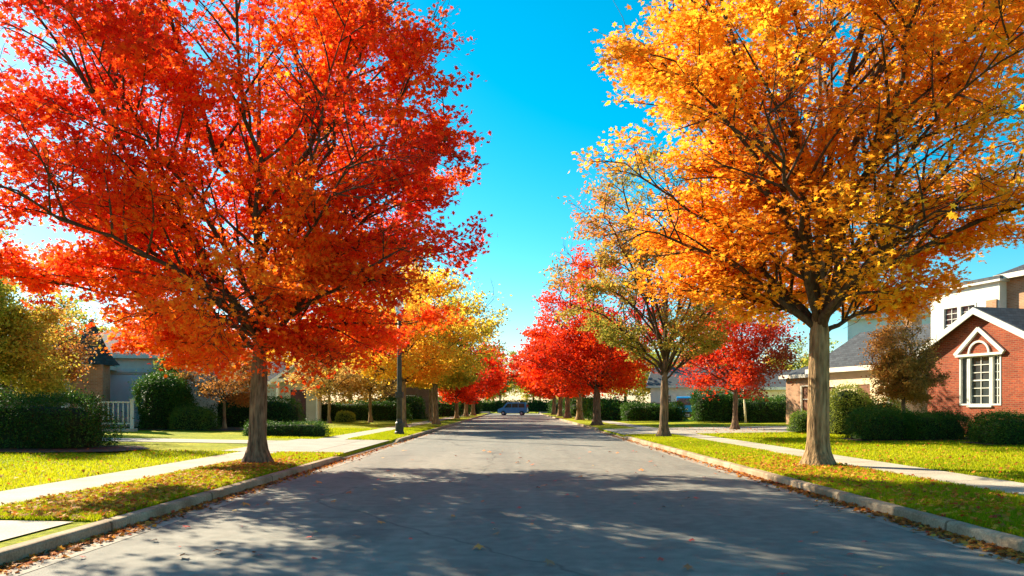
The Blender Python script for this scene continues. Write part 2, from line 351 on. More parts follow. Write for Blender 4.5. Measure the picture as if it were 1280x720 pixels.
# ------------------------------------------------------------------ trees
def bez(p0, p1, p2, n):
    t = np.linspace(0,1,n)[:,None]; return (1-t)**2*p0 + 2*t*(1-t)*p1 + t*t*p2
def make_tree(name, label, cat, loc, H, fork, env, mleaf, mbark, nlimb, nsec, ntwig, nleaf, lsize, shape, seed,
              trunk_r=.28, tint0=.5, tamp=.25, tfun=None, flatness=.6, stems=1, twiglen=1.1, nsides=(14,8,5,3), group=None,
              pad=.16, lean=(0,0), asym=(0,0), upward=.5, twigs_mesh=True):
    rng = np.random.default_rng(seed)
    ez, er = zip(*env); zmin, zmax = ez[0], ez[-1]
    E0 = lambda z: np.interp(z, ez, er)
    E = lambda z, a=None: E0(z)*(1 if a is None else 1+asym[0]*math.cos(a-asym[1]))
    root = empty(name, loc, 0, label, cat, group)
    mb = MB()
    # trunk with root flare
    lx, ly = lean
    leader_top = H*.72
    n = 14; zt = np.linspace(-.1, leader_top, n)
    tp = np.stack([lx*zt/fork + rng.normal(0,.02*trunk_r/.28,n).cumsum()*.7, ly*zt/fork + rng.normal(0,.02,n).cumsum()*.7, zt], 1); tp[0,:2] = tp[1,:2] = 0
    def trad(z): 
        base = trunk_r*(1-.15*min(z,fork)/fork)
        if z < .7: base *= 1 + .75*max(0,(.6-z)/.6)**2
        if z > fork: base *= max(.08, .62*(1-(z-fork)/(leader_top-fork))**.8)
        return base
    zs = [-.1,0,.08,.18,.35,.6,1,1.6] + list(np.linspace(2.2 if fork>2.4 else fork*.9, leader_top, 12))
    zs = sorted(set(z for z in zs)); T = lambda z: np.array([np.interp(z, zt, tp[:,k]) for k in range(3)])
    # fluted trunk tube
    ns = nsides[0]; vs = []; ph = rng.uniform(0,6.28,3)
    for z in zs:
        c = T(z); r = trad(max(z,0))
        fl = .30*max(0,1-max(z,0)/.55) + .06
        for k in range(ns):
            a = 2*math.pi*k/ns; rr = r*(1+fl*(.6*math.sin(3*a+ph[0])+.5*math.sin(5*a+ph[1]))*.6)
            vs.append((c[0]+rr*math.cos(a), c[1]+rr*math.sin(a), z))
    fs = [(i*ns+k, i*ns+(k+1)%ns, (i+1)*ns+(k+1)%ns, (i+1)*ns+k) for i in range(len(zs)-1) for k in range(ns)]
    fs += [tuple(range((len(zs)-1)*ns, len(zs)*ns))]
    mb.add(vs, fs)
    tr = mb.build('trunk', mbark, root, smooth=True); mb = MB()
    anchors = []
    # limb targets spread over the envelope
    zz = np.linspace(zmin, zmax, 60); w = (E(zz)+.3)/ (E(zz)+.3).sum()
    ztar = np.sort(np.interp((np.arange(nlimb)+.5)/nlimb, np.cumsum(w), zz))
    for i in range(nlimb):
        az = i*2.39996 + rng.uniform(-.25,.25); zt_ = ztar[i]
        rt = E(zt_, az)*rng.uniform(.82,.97)
        tgt = np.array([rt*math.cos(az), rt*math.sin(az), zt_])
        u = (zt_-zmin)/(zmax-zmin)
        zs0 = fork*rng.uniform(.93,1.0) + u**1.2*(leader_top-fork)*.45*rng.uniform(0,1)
        p0 = T(zs0); L = np.linalg.norm(tgt-p0)
        out = np.array([math.cos(az), math.sin(az), 0])
        p1 = p0 + out*L*.28 + np.array([0,0,1])*L*(upward*(.25+.6*u))
        n1 = 10; path = bez(p0,p1,tgt,n1); path[1:-1] += rng.normal(0,.018*L,(n1-2,3))*.6
        r0 = trunk_r*(.30+.16*rng.random())*(1-.25*u)*(L/ (max(er)+1))**.5; r0 = min(r0, trunk_r*.5)*.85
        rad = r0*(1-np.linspace(0,1,n1))**.85 + .008
        mb.tube(path, rad, nsides[1])
        for j in range(nsec):
            t = .22 + .78*(j+rng.random())/nsec
            k = t*(n1-1); a = int(min(k,n1-2)); fr = k-a; o_ = path[a]*(1-fr)+path[a+1]*fr; tan = path[a+1]-path[a]; tan /= np.linalg.norm(tan)
            rd = rng.normal(size=3); rd[2] *= .55; rd -= tan*(rd@tan)*.8; rd /= np.linalg.norm(rd)
            d = tan*.75 + rd*.85 + np.array([0,0,.18]); d /= np.linalg.norm(d)
            l2 = L*rng.uniform(.22,.42)*(1.15-.6*t)
            e = o_ + d*l2
            rr = math.hypot(e[0],e[1]); rm = E(np.clip(e[2],zmin,zmax), math.atan2(e[1],e[0]))*1.03+.05
            if rr > rm: e[:2] *= rm/rr
            e[2] = min(max(e[2], zmin-.1), zmax)
            pm = (o_+e)/2 + rng.normal(0,.08*l2,3) + np.array([0,0,.06*l2])
            p2 = bez(o_,pm,e,6); r2 = rad[a]*.5+.004
            mb.tube(p2, r2*(1-np.linspace(0,1,6))**.8+.005, nsides[2])
            for q in range(ntwig):
                tt = rng.uniform(.2,1); kk = tt*5; b = int(min(kk,4)); o2 = p2[b]*(1-(kk-b))+p2[b+1]*(kk-b)
                d2 = (p2[-1]-p2[0])/max(l2,.01)*.6 + rng.normal(size=3)*np.array([.8,.8,.4]); d2 /= np.linalg.norm(d2)
                l3 = twiglen*rng.uniform(.5,1.1); e2 = o2+d2*l3
                rr = math.hypot(e2[0],e2[1]); rm = E(np.clip(e2[2],zmin,zmax), math.atan2(e2[1],e2[0]))*1.08+.1
                if rr > rm: e2[:2] *= rm/rr
                m2 = (o2+e2)/2 + rng.normal(0,.05,3)
                if twigs_mesh: mb.tube([o2,m2,e2],[.009,.007,.004],nsides[3])
                for s in (.35,.6,.8,1.0): anchors.append(o2*(1-s)+e2*s)
            anchors += [p2[4], p2[5]]
    mb.build('limbs', M['limb'], root, smooth=True)
    A = np.array(anchors)
    # uneven clumps: some anchors get more leaves
    wgt = np.clip(1+1.5*sinnoise(A, 1.5, seed+5), .03, 3.2); wgt /= wgt.sum()
    idx = rng.choice(len(A), nleaf, p=wgt)
    C = A[idx] + rng.normal(size=(nleaf,3))*np.array([pad,pad,pad*.5])*1.2
    C = C[C[:,2] > zmin-.4]
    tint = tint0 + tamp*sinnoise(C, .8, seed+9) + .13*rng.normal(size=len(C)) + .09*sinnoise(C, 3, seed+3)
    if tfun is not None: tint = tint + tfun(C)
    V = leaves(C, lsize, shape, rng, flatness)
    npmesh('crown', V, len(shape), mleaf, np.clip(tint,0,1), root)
    return root
def dup(root, loc, rz, sc, label, scz=None):
    r = root.copy(); COL.objects.link(r); r.location = loc; r.rotation_euler = (0,0,rz); r.scale = (sc,sc,scz or sc); r['label'] = label
    for ch in root.children:
        c = ch.copy(); COL.objects.link(c); c.parent = r
    return r

# the two large maples framing the street
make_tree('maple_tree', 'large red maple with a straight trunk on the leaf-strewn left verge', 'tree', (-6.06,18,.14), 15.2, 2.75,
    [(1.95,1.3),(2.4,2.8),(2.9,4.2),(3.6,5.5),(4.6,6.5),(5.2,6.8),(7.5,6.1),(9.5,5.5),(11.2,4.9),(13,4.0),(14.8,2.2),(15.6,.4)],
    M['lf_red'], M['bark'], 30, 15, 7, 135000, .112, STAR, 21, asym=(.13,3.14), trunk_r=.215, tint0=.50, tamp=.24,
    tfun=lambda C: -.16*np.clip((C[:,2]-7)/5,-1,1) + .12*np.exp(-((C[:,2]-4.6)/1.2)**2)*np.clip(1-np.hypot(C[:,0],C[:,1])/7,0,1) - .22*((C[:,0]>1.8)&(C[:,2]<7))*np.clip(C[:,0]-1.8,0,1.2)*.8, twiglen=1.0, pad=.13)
make_tree('maple_tree', 'large golden orange maple with a thick forked trunk on the right verge', 'tree', (6.93,17.3,.15), 15, 3.1,
    [(3.7,1.8),(4.1,4.2),(5.0,5.3),(7.2,5.9),(9,5.6),(11.1,5.0),(13,4.2),(14.6,2.4),(15.4,.5)],
    M['lf_orange'], M['bark2'], 28, 15, 7, 102000, .118, STAR, 35, asym=(.13,-.2), trunk_r=.25, tint0=.5, tamp=.22, upward=.9,
    tfun=lambda C: -.25*np.clip((C[:,0]-3)/4,0,1), twiglen=1.0, pad=.13, flatness=1.0)

# street trees further along on the right
make_tree('street_tree', 'tall sparse olive and red leaved tree with several stems by the right kerb', 'tree', (6.67,33.7,.15), 12.4, 2.6,
    [(3.8,1.6),(5.2,4.2),(7.2,5.6),(9.4,5.3),(11.2,3.4),(12.4,.5)],
    M['lf_mixed'], M['bark'], 18, 10, 6, 32000, .15, OVAL, 44, trunk_r=.2, tint0=.27, tamp=.3, upward=1.0,
    tfun=lambda C: .3*np.clip((-C[:,0]-1.5)/3,0,1)*np.clip((C[:,2]-7)/2,0,1), nsides=(10,6,4,3), twiglen=.9)
make_tree('street_tree', 'bright scarlet tree with a dark forked trunk beyond the olive tree on the right', 'tree', (6.1,55.7,.15), 13.2, 2.6,
    [(2.4,1.5),(3.0,4.0),(4.8,5.2),(7.6,5.1),(10.8,3.8),(13.2,1.0)],
    M['lf_scarlet'], M['bark'], 18, 9, 5, 32000, .19, DIAM, 52, trunk_r=.3, tint0=.5, tamp=.28, nsides=(10,6,4,3), pad=.25)
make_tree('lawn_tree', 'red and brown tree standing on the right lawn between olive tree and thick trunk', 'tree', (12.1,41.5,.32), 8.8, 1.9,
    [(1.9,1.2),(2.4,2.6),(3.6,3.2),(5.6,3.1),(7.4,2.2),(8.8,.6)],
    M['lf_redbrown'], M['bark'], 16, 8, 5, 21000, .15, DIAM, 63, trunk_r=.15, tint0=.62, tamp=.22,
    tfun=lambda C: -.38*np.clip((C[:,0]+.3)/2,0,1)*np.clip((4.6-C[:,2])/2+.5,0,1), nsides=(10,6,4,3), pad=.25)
# street trees on the left beyond the lamp
make_tree('street_tree', 'orange and yellow tree just behind the street lamp on the left', 'tree', (-7.0,48,.15), 11.5, 2.9,
    [(3.2,1.6),(4.0,4.0),(6,5.0),(8,4.4),(10,2.8),(11.5,.4)],
    M['lf_amber'], M['bark2'], 17, 8, 5, 25000, .2, DIAM, 71, trunk_r=.22, tint0=.68, tamp=.25, nsides=(9,5,4,3), pad=.25)
make_tree('street_tree', 'olive and amber tree with a grey trunk at the left kerb past the lamp', 'tree', (-5.95,58,.15), 13.6, 3.0,
    [(3.2,1.8),(4.2,4.8),(6.6,6.1),(9.4,5.3),(11.8,3.2),(13.6,.4)],
    M['lf_amber'], M['bark2'], 18, 9, 5, 27000, .21, DIAM, 72, trunk_r=.22, tint0=.34, tamp=.28, nsides=(9,5,4,3), pad=.25)
olv = make_tree('street_tree', 'slim olive yellow tree in the left verge behind the pale trunk', 'tree', (-7.3,67,.16), 12.5, 3.0,
    [(3.2,1.8),(4.4,4.2),(6.4,5.3),(9,4.4),(12.5,.4)],
    M['lf_olive'], M['bark2'], 14, 7, 4, 12000, .27, DIAM, 73, trunk_r=.2, tint0=.5, tamp=.28, nsides=(8,5,3,3), pad=.28)
red = make_tree('street_tree', 'low round red tree at the left kerb, nearest of the red ones', 'tree', (-6.3,84,.15), 8.0, 2.0,
    [(2.0,1.4),(2.6,3.4),(4.4,4.4),(6.4,3.3),(8,.4)],
    M['lf_scarlet'], M['bark2'], 13, 6, 4, 9000, .27, DIAM, 74, trunk_r=.22, tint0=.45, tamp=.28, nsides=(8,5,3,3), pad=.28)
dup(red, (-6.2,99,.15), 1.2, 1.35, 'second round red tree down the left kerb')
dup(red, (-6.2,116,.15), 2.4, 1.45, 'third round red tree down the left kerb')
dup(red, (-6.6,134,.15), 3.5, 1.5, 'farthest red tree at the left kerb near the blue van')
dup(red, (6.6,76,.15), 4.1, 1.45, 'red tree right behind the bright scarlet one at the right kerb')
dup(red, (6.4,90,.15), 5.3, 1.5, 'second red tree behind the scarlet one down the right kerb')
dup(red, (6.5,106,.15), .7, 1.5, 'third red tree behind the scarlet one down the right kerb')
dup(red, (6.6,124,.15), 1.9, 1.6, 'farthest red tree at the right kerb near the junction')
dup(olv, (9.5,142,.2), 2.2, .62, 'small yellow olive tree at the right end of the street')
dup(olv, (-3,168,.3), 2.9, 1.2, 'olive tree across the junction behind the blue van, left of its middle')
dup(olv, (6,172,.3), .9, 1.1, 'olive tree across the junction, right of the van')
# lawn trees on the left
tan = make_tree('lawn_tree', 'small tan tree on the far left lawn beside the gabled porch', 'tree', (-13.6,56,.3), 7.2, 2.0,
    [(1.8,1.0),(2.4,2.4),(4,3.0),(5.8,2.3),(7.2,.3)],
    M['lf_tan'], M['bark2'], 14, 7, 4, 11000, .17, DIAM, 81, trunk_r=.12, tint0=.5, tamp=.28, nsides=(8,5,3,3), pad=.22)
dup(tan, (-11.3,60,.3), 2.0, 1.12, 'small tan tree on the left lawn nearer the lamp')
ylw = make_tree('lawn_tree', 'taller yellow orange tree behind the tan lawn trees on the left', 'tree', (-15.5,72,.3), 12.5, 3,
    [(2.6,2.0),(4,4.6),(7,5.4),(10,3.8),(12.5,.4)],
    M['lf_amber'], M['bark2'], 16, 7, 4, 13000, .25, DIAM, 82, trunk_r=.25, tint0=.62, tamp=.25, nsides=(8,5,3,3), pad=.3)
dup(ylw, (-9.8,80,.2), 2.0, .85, 'yellow orange tree behind the lamp, in front of the brown gable')
dup(ylw, (-24,84,.3), 4.0, 1.0, 'yellow orange tree behind the gabled porch on the left')
make_tree('lawn_tree', 'low brown and rust tree between the round dark bush and the red maple trunk', 'tree', (-15.6,41,.3), 4.6, 1.5,
    [(1.5,.9),(1.9,2.0),(2.9,2.5),(3.9,1.8),(4.6,.3)],
    M['lf_brown'], M['bark2'], 14, 7, 5, 11000, .11, DIAM, 83, trunk_r=.09, tint0=.65, tamp=.28, nsides=(8,5,3,3), pad=.15, twiglen=.6)
make_tree('lawn_tree', 'olive and gold tree behind the clipped hedge at the left edge', 'tree', (-19.0,28.5,.3), 7.4, 1.9,
    [(1.8,1.6),(2.4,2.7),(4,3.3),(6,2.8),(7.8,.6)],
    M['lf_olive'], M['bark'], 18, 10, 7, 34000, .12, DIAM, 84, trunk_r=.13, tint0=.55, tamp=.32, nsides=(9,5,4,3), pad=.18, twiglen=.7)
make_tree('lawn_tree', 'rust brown tree in front of the tan brick house on the left', 'tree', (-20.9,34.5,.3), 5.4, 2.3,
    [(2.7,.8),(3.1,1.4),(4.0,1.7),(5.0,1.2),(5.6,.3)],
    M['lf_brown'], M['bark'], 14, 8, 5, 14000, .12, DIAM, 85, trunk_r=.1, tint0=.75, tamp=.22, nsides=(9,5,4,3), pad=.16, twiglen=.7)
# small tree in front of the brick house
make_tree('lawn_tree', 'small round brown and olive tree between the cream house and red brick gable', 'tree', (15.1,29.4,.33), 4.9, 1.5,
    [(1.4,.7),(1.8,1.2),(2.8,1.4),(3.8,1.1),(4.9,.25)],
    M['lf_brown'], M['bark'], 18, 9, 6, 32000, .075, DIAM, 91, trunk_r=.085, tint0=.42, tamp=.32, nsides=(9,5,4,3), pad=.10, twiglen=.45,
    tfun=lambda C: .3*np.clip((C[:,2]-3)/1.5,0,1))
# backdrop trees that close the view behind the houses
bgt = make_tree('background_tree', 'tall mixed green and gold tree behind the left garage roof', 'tree', (-38,62,.4), 10, 3,
    [(2,2.5),(4,5.2),(7,5.4),(10,3),(10.6,.4)],
    M['lf_olive'], M['bark'], 14, 6, 4, 9000, .33, DIAM, 95, trunk_r=.28, tint0=.4, tamp=.32, nsides=(8,5,3,3), pad=.4)
for x, y, s, lab in [(-27,100,1.0,'green and gold tree far behind the gabled porch'), (-16,112,.9,'green and gold tree far behind the left lawn trees'),
    (-44,80,1.1,'green and gold tree far behind the left hedge'), (18,96,1.0,'green and gold tree far behind the scarlet tree'),
    (27,104,.9,'green and gold tree far behind the pale houses on the right'), (38,100,1.0,'green and gold tree far behind the cream house'),
    (-12,175,1.1,'green and gold tree across the junction, leftmost'), (14,178,1.2,'green and gold tree across the junction, rightmost'),
    (-22,150,1.2,'green and gold tree far down the left side'), (22,150,1.2,'green and gold tree far down the right side'),
    (-5,188,1.1,'green and gold tree across the junction, second from the left'), (5,190,1.2,'green and gold tree across the junction, second from the right'),
    (-32,40,.55,'low green and gold tree behind the tan brick house')]:
    dup(bgt, (x,y,.35), x*1.7, s, lab)

# ------------------------------------------------------------------ hedges and bushes
def bush(name, label, cat, loc, half, h, m, nleaf, ls, seed, box=.5, rz=0, group=None, tint0=.45, taper=0, lump=.2, core=True):
    """half=(a,b) half sizes; box 0 = dome .. 1 = clipped block"""
    rng = np.random.default_rng(seed); a, b = half
    root = empty(name, loc, rz, label, cat, group)
    p = 2+box*6
    def surf(n):
        d = rng.normal(size=(n,3)); d[:,2] = np.abs(d[:,2])*1.0; 
        # spread directions evenly over a long block
        d /= (np.abs(d)**p).sum(1, keepdims=True)**(1/p)
        return d
    n = nleaf
    # area-weighted: sample a block surface then pull to superellipsoid
    A = np.array([2*a*2*b, 2*a*h*2, 2*b*h*2]); A = A/A.sum(); pick = rng.choice(3, n, p=A)
    U = rng.uniform(-1,1,(n,3)); U[:,2] = rng.uniform(0,1,n)
    U[pick==0,2] = 1; s = rng.choice([-1,1], n); U[pick==1,1] = s[pick==1]; U[pick==2,0] = s[pick==2]
    nrm = (np.abs(U)**p).sum(1, keepdims=True)**(1/p); D = U/nrm
    P = D*np.array([a,b,h])
    ln = 1 + lump*sinnoise(P*np.array([1,1,1.3]), 3.2, seed) + .07*rng.normal(size=n)*(1+1.5*(rng.random(n)<.12))
    ax = min(a,b,h)/np.array([a,b,h]); P = P*(1+(ln[:,None]-1)*ax); P[:,2] = np.abs(P[:,2])+.02
    deep = rng.uniform(0,.14,n)[:,None]; P = P*(1-deep*.8*ax)
    tint = np.clip(tint0 + .2*sinnoise(P, 2.2, seed+1) + .16*rng.normal(size=n), 0, 1)
    V = leaves(P, ls, OVAL, rng, .35)
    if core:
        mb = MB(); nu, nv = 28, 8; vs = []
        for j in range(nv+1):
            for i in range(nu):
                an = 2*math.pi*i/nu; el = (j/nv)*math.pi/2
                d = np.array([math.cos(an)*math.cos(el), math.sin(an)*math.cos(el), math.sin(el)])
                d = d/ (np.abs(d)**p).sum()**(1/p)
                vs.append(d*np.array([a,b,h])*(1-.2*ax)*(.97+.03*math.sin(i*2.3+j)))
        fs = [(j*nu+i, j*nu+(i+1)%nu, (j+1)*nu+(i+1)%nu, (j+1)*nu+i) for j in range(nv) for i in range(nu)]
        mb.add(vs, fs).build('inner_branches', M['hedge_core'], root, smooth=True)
    npmesh('foliage', V, len(OVAL), m, tint, root)
    return root
def gzf(x): return float(gz(x))
bush('clipped_hedge', 'long clipped dark green hedge at the left edge of the picture', 'hedge', (-16.9,22.2,gzf(-16.9)), (4.8,1.1), 1.45, M['lf_hedge'], 42000, .065, 1, .75, rz=R(4), tint0=.42)
bush('round_bush', 'big round dark evergreen bush beside the white railing', 'bush', (-18.1,39.5,.3), (1.3,1.3), 3.0, M['lf_hedge'], 17000, .09, 2, .15, tint0=.5)
bush('round_bush', 'yellow green bush top rising behind the big round dark bush', 'bush', (-19.2,42.3,.3), (1.1,1.1), 4.3, M['lf_lime'], 9000, .11, 3, .0, tint0=.5, lump=.14)
bush('round_bush', 'low green bush right of the big round dark bush', 'bush', (-16.2,38.5,.3), (1.2,1.0), 1.25, M['lf_shrub'], 8000, .07, 4, .1, tint0=.35)
bush('low_hedge', 'low flat dark hedge beside the left driveway', 'hedge', (-9.9,33.0,gzf(-9.9)), (1.8,.55), .62, M['lf_hedge'], 9000, .05, 5, .8, tint0=.5)
bush('low_hedge', 'dark hedge running behind the low brown tree on the left', 'hedge', (-16.0,44.5,.3), (3.6,.9), 1.7, M['lf_hedge'], 12000, .09, 6, .5, tint0=.45)
bush('long_hedge', 'long dark hedge in the background between porch and lamp', 'hedge', (-14.2,63,.3), (5.6,1.0), 1.6, M['lf_hedge'], 14000, .12, 7, .6, tint0=.5)
bush('long_hedge', 'dark hedge in the background right of the lamp', 'hedge', (-11.4,70.5,.3), (3.2,1.2), 2.0, M['lf_hedge'], 8000, .14, 8, .5, tint0=.4)
bush('flowering_shrub', 'pale white dotted shrub in front of the left background hedge', 'shrub', (-13.0,58.6,.3), (.8,.5), .8, M['lf_lime'], 2200, .09, 9, .1, tint0=.6)
for k, (x,y,a,h) in enumerate([(-9.5,92,3,2.2),(-9.8,112,3.4,2.4),(-9,132,3.4,2.6),(9.6,72,2.6,1.6),(9.8,84,2.6,2.0),(9.5,98,2.8,2.2),(10,114,3,2.4),(9.5,132,3.4,2.4)]):
    lab = ['dark hedge behind the first red tree on the left','dark hedge behind the third red tree on the left','dark hedge at the left end of the street',
           'dark hedge behind the scarlet tree trunk','dark hedge behind the first red tree after the scarlet one','dark hedge behind the pale trunks down the right kerb',
           'dark hedge far down the right side past the pale trunks','dark hedge at the right end of the street'][k]
    bush('street_hedge', lab, 'hedge', (x,y,.25), (a,2.2), h, M['lf_hedge'], 4500, .2, 20+k, .4, tint0=.5)
bush('junction_hedge', 'wide dark hedge across the junction behind the blue van', 'hedge', (0,164,.3), (18,1.5), 2.4, M['lf_hedge'], 9000, .3, 31, .6, tint0=.5)
bush('round_bush', 'dark bush left of the two pale posts on the right lawn', 'bush', (15.2,57.5,.34), (1.7,1.2), 2.3, M['lf_hedge'], 9000, .12, 32, .3, tint0=.45)
bush('long_hedge', 'dark hedge right of the two pale posts behind the red lawn tree', 'hedge', (19.6,57,.35), (3.2,1.2), 1.75, M['lf_hedge'], 11000, .12, 33, .5, tint0=.5)
bush('long_hedge', 'dark hedge behind the multi-stem tree on the right', 'hedge', (11.6,63,.3), (2.6,1.0), 1.4, M['lf_hedge'], 7000, .13, 34, .5, tint0=.4)
bush('round_bush', 'yellow green shrub against the cream house beside the thick trunk', 'shrub', (14.9,34.0,.33), (1.1,1.0), 2.1, M['lf_lime'], 9000, .08, 35, .1, tint0=.35, lump=.14)
bush('round_bush', 'smaller pale green shrub right of the tall yellow green one', 'shrub', (16.3,33.4,.33), (.9,.8), 1.5, M['lf_lime'], 6000, .08, 36, .1, tint0=.2, lump=.12)
bush('round_bush', 'small flowering bush between trunk and lime shrub at the cream house', 'shrub', (13.6,35.2,.33), (.9,.8), 1.0, M['lf_shrub'], 5000, .07, 37, .1, tint0=.5)
bush('round_bush', 'dark green rounded bush under the small brown tree, left of two', 'bush', (13.35,27.8,.32), (1.05,.9), .98, M['lf_hedge'], 13000, .055, 38, .35, tint0=.5)
bush('round_bush', 'dark green rounded bush under the small brown tree, right of two', 'bush', (15.15,27.6,.33), (1.15,.95), 1.0, M['lf_hedge'], 13000, .055, 39, .35, tint0=.45)
bush('clipped_hedge', 'dark clipped hedge below the arched window, left of two', 'hedge', (15.75,24.1,.33), (.95,.8), .92, M['lf_hedge'], 14000, .05, 40, .5, tint0=.55)
bush('clipped_hedge', 'dark clipped hedge at the right edge of the picture', 'hedge', (17.5,24.0,.34), (1.0,.85), .98, M['lf_hedge'], 14000, .05, 41, .5, tint0=.45)
bush('round_bush', 'small rust coloured plant at the corner of the red brick gable', 'shrub', (16.6,27.0,.34), (.45,.4), .55, M['lf_brown'], 2500, .05, 42, .1, tint0=.7)
# mulch beds
def bed(pts, dz=.02):
    mb = MB(); n = len(pts); mb.add([(x,y,gzf(x)+dz) for x,y in pts] , [tuple(range(n))]); o = mb.build('mulch_bed', M['soil']); o['kind'] = 'structure'
bed([(-22,20.6),(-12.4,19.9),(-10.9,20.7),(-10.6,22.2),(-11.6,23.6),(-22,24)], .05)
bed([(12.2,27.0),(13.5,26.7),(16.2,26.2),(17.5,27.0),(17.5,29.0),(12.3,29)], .05)
bed([(14.6,23.4),(18.8,23.0),(18.8,25.2),(14.7,25.2)], .05)
bed([(-20.5,37.2),(-14,37.2),(-12,43),(-20.5,46)], .04)

# ------------------------------------------------------------------ houses
def window(root, side, u0, u1, z0, z1, nx, nz, pane='pane', frame='trim', bar=.03, fw=.07, sill=True, rec=.1, meet=True):
    O, U, N = side; O = Vector(O); U = Vector(U); N = Vector(N)
    pt = lambda u, z, d: O + U*u + N*d + Vector((0,0,z))
    def vbox(mb, ua, ub, za, zb, da, db):
        mb.add([pt(ua,za,da),pt(ub,za,da),pt(ub,za,db),pt(ua,za,db),pt(ua,zb,da),pt(ub,zb,da),pt(ub,zb,db),pt(ua,zb,db)],
               [(0,3,2,1),(4,5,6,7),(0,1,5,4),(1,2,6,5),(2,3,7,6),(3,0,4,7)])
    mb = MB(); e = .003
    vbox(mb, u0+e,u0+fw, z0+e,z1-e, -rec,.02); vbox(mb,u1-fw,u1-e,z0+e,z1-e,-rec,.02)
    vbox(mb, u0+fw,u1-fw, z1-fw,z1-e, -rec,.018); vbox(mb,u0+fw,u1-fw,z0+e,z0+fw,-rec,.018)
    fr = mb.build('window', M[frame], root)
    mb = MB(); 
    for i in range(1,nx): 
        u = u0+fw+(u1-u0-2*fw)*i/nx; vbox(mb,u-bar/2,u+bar/2,z0+fw,z1-fw,-rec+.02,-rec+.045)
    for j in range(1,nz):
        z = z0+fw+(z1-z0-2*fw)*j/nz; w = bar*(1.8 if meet and j == nz//2 else 1); vbox(mb,u0+fw,u1-fw,z-w/2,z+w/2,-rec+.021,-rec+(.05 if meet and j==nz//2 else .041))
    if nx*nz > 1: mb.build('glazing_bars', M[frame], fr)
    mb = MB(); vbox(mb,u0+fw,u1-fw,z0+fw,z1-fw,-rec-.02,-rec+.01); mb.build('pane', M[pane], fr)
    if sill:
        mb = MB(); vbox(mb,u0-.06,u1+.06,z0-.07,z0-.003,-.02,.07); mb.build('sill', M[frame], fr)
    return fr
def sides(x0,x1,y0,y1):
    return {'f':((x0,y0,0),(1,0,0),(0,-1,0),x1-x0), 'r':((x1,y0,0),(0,1,0),(1,0,0),y1-y0), 'b':((x1,y1,0),(-1,0,0),(0,1,0),x1-x0), 'l':((x0,y1,0),(0,-1,0),(-1,0,0),y1-y0)}
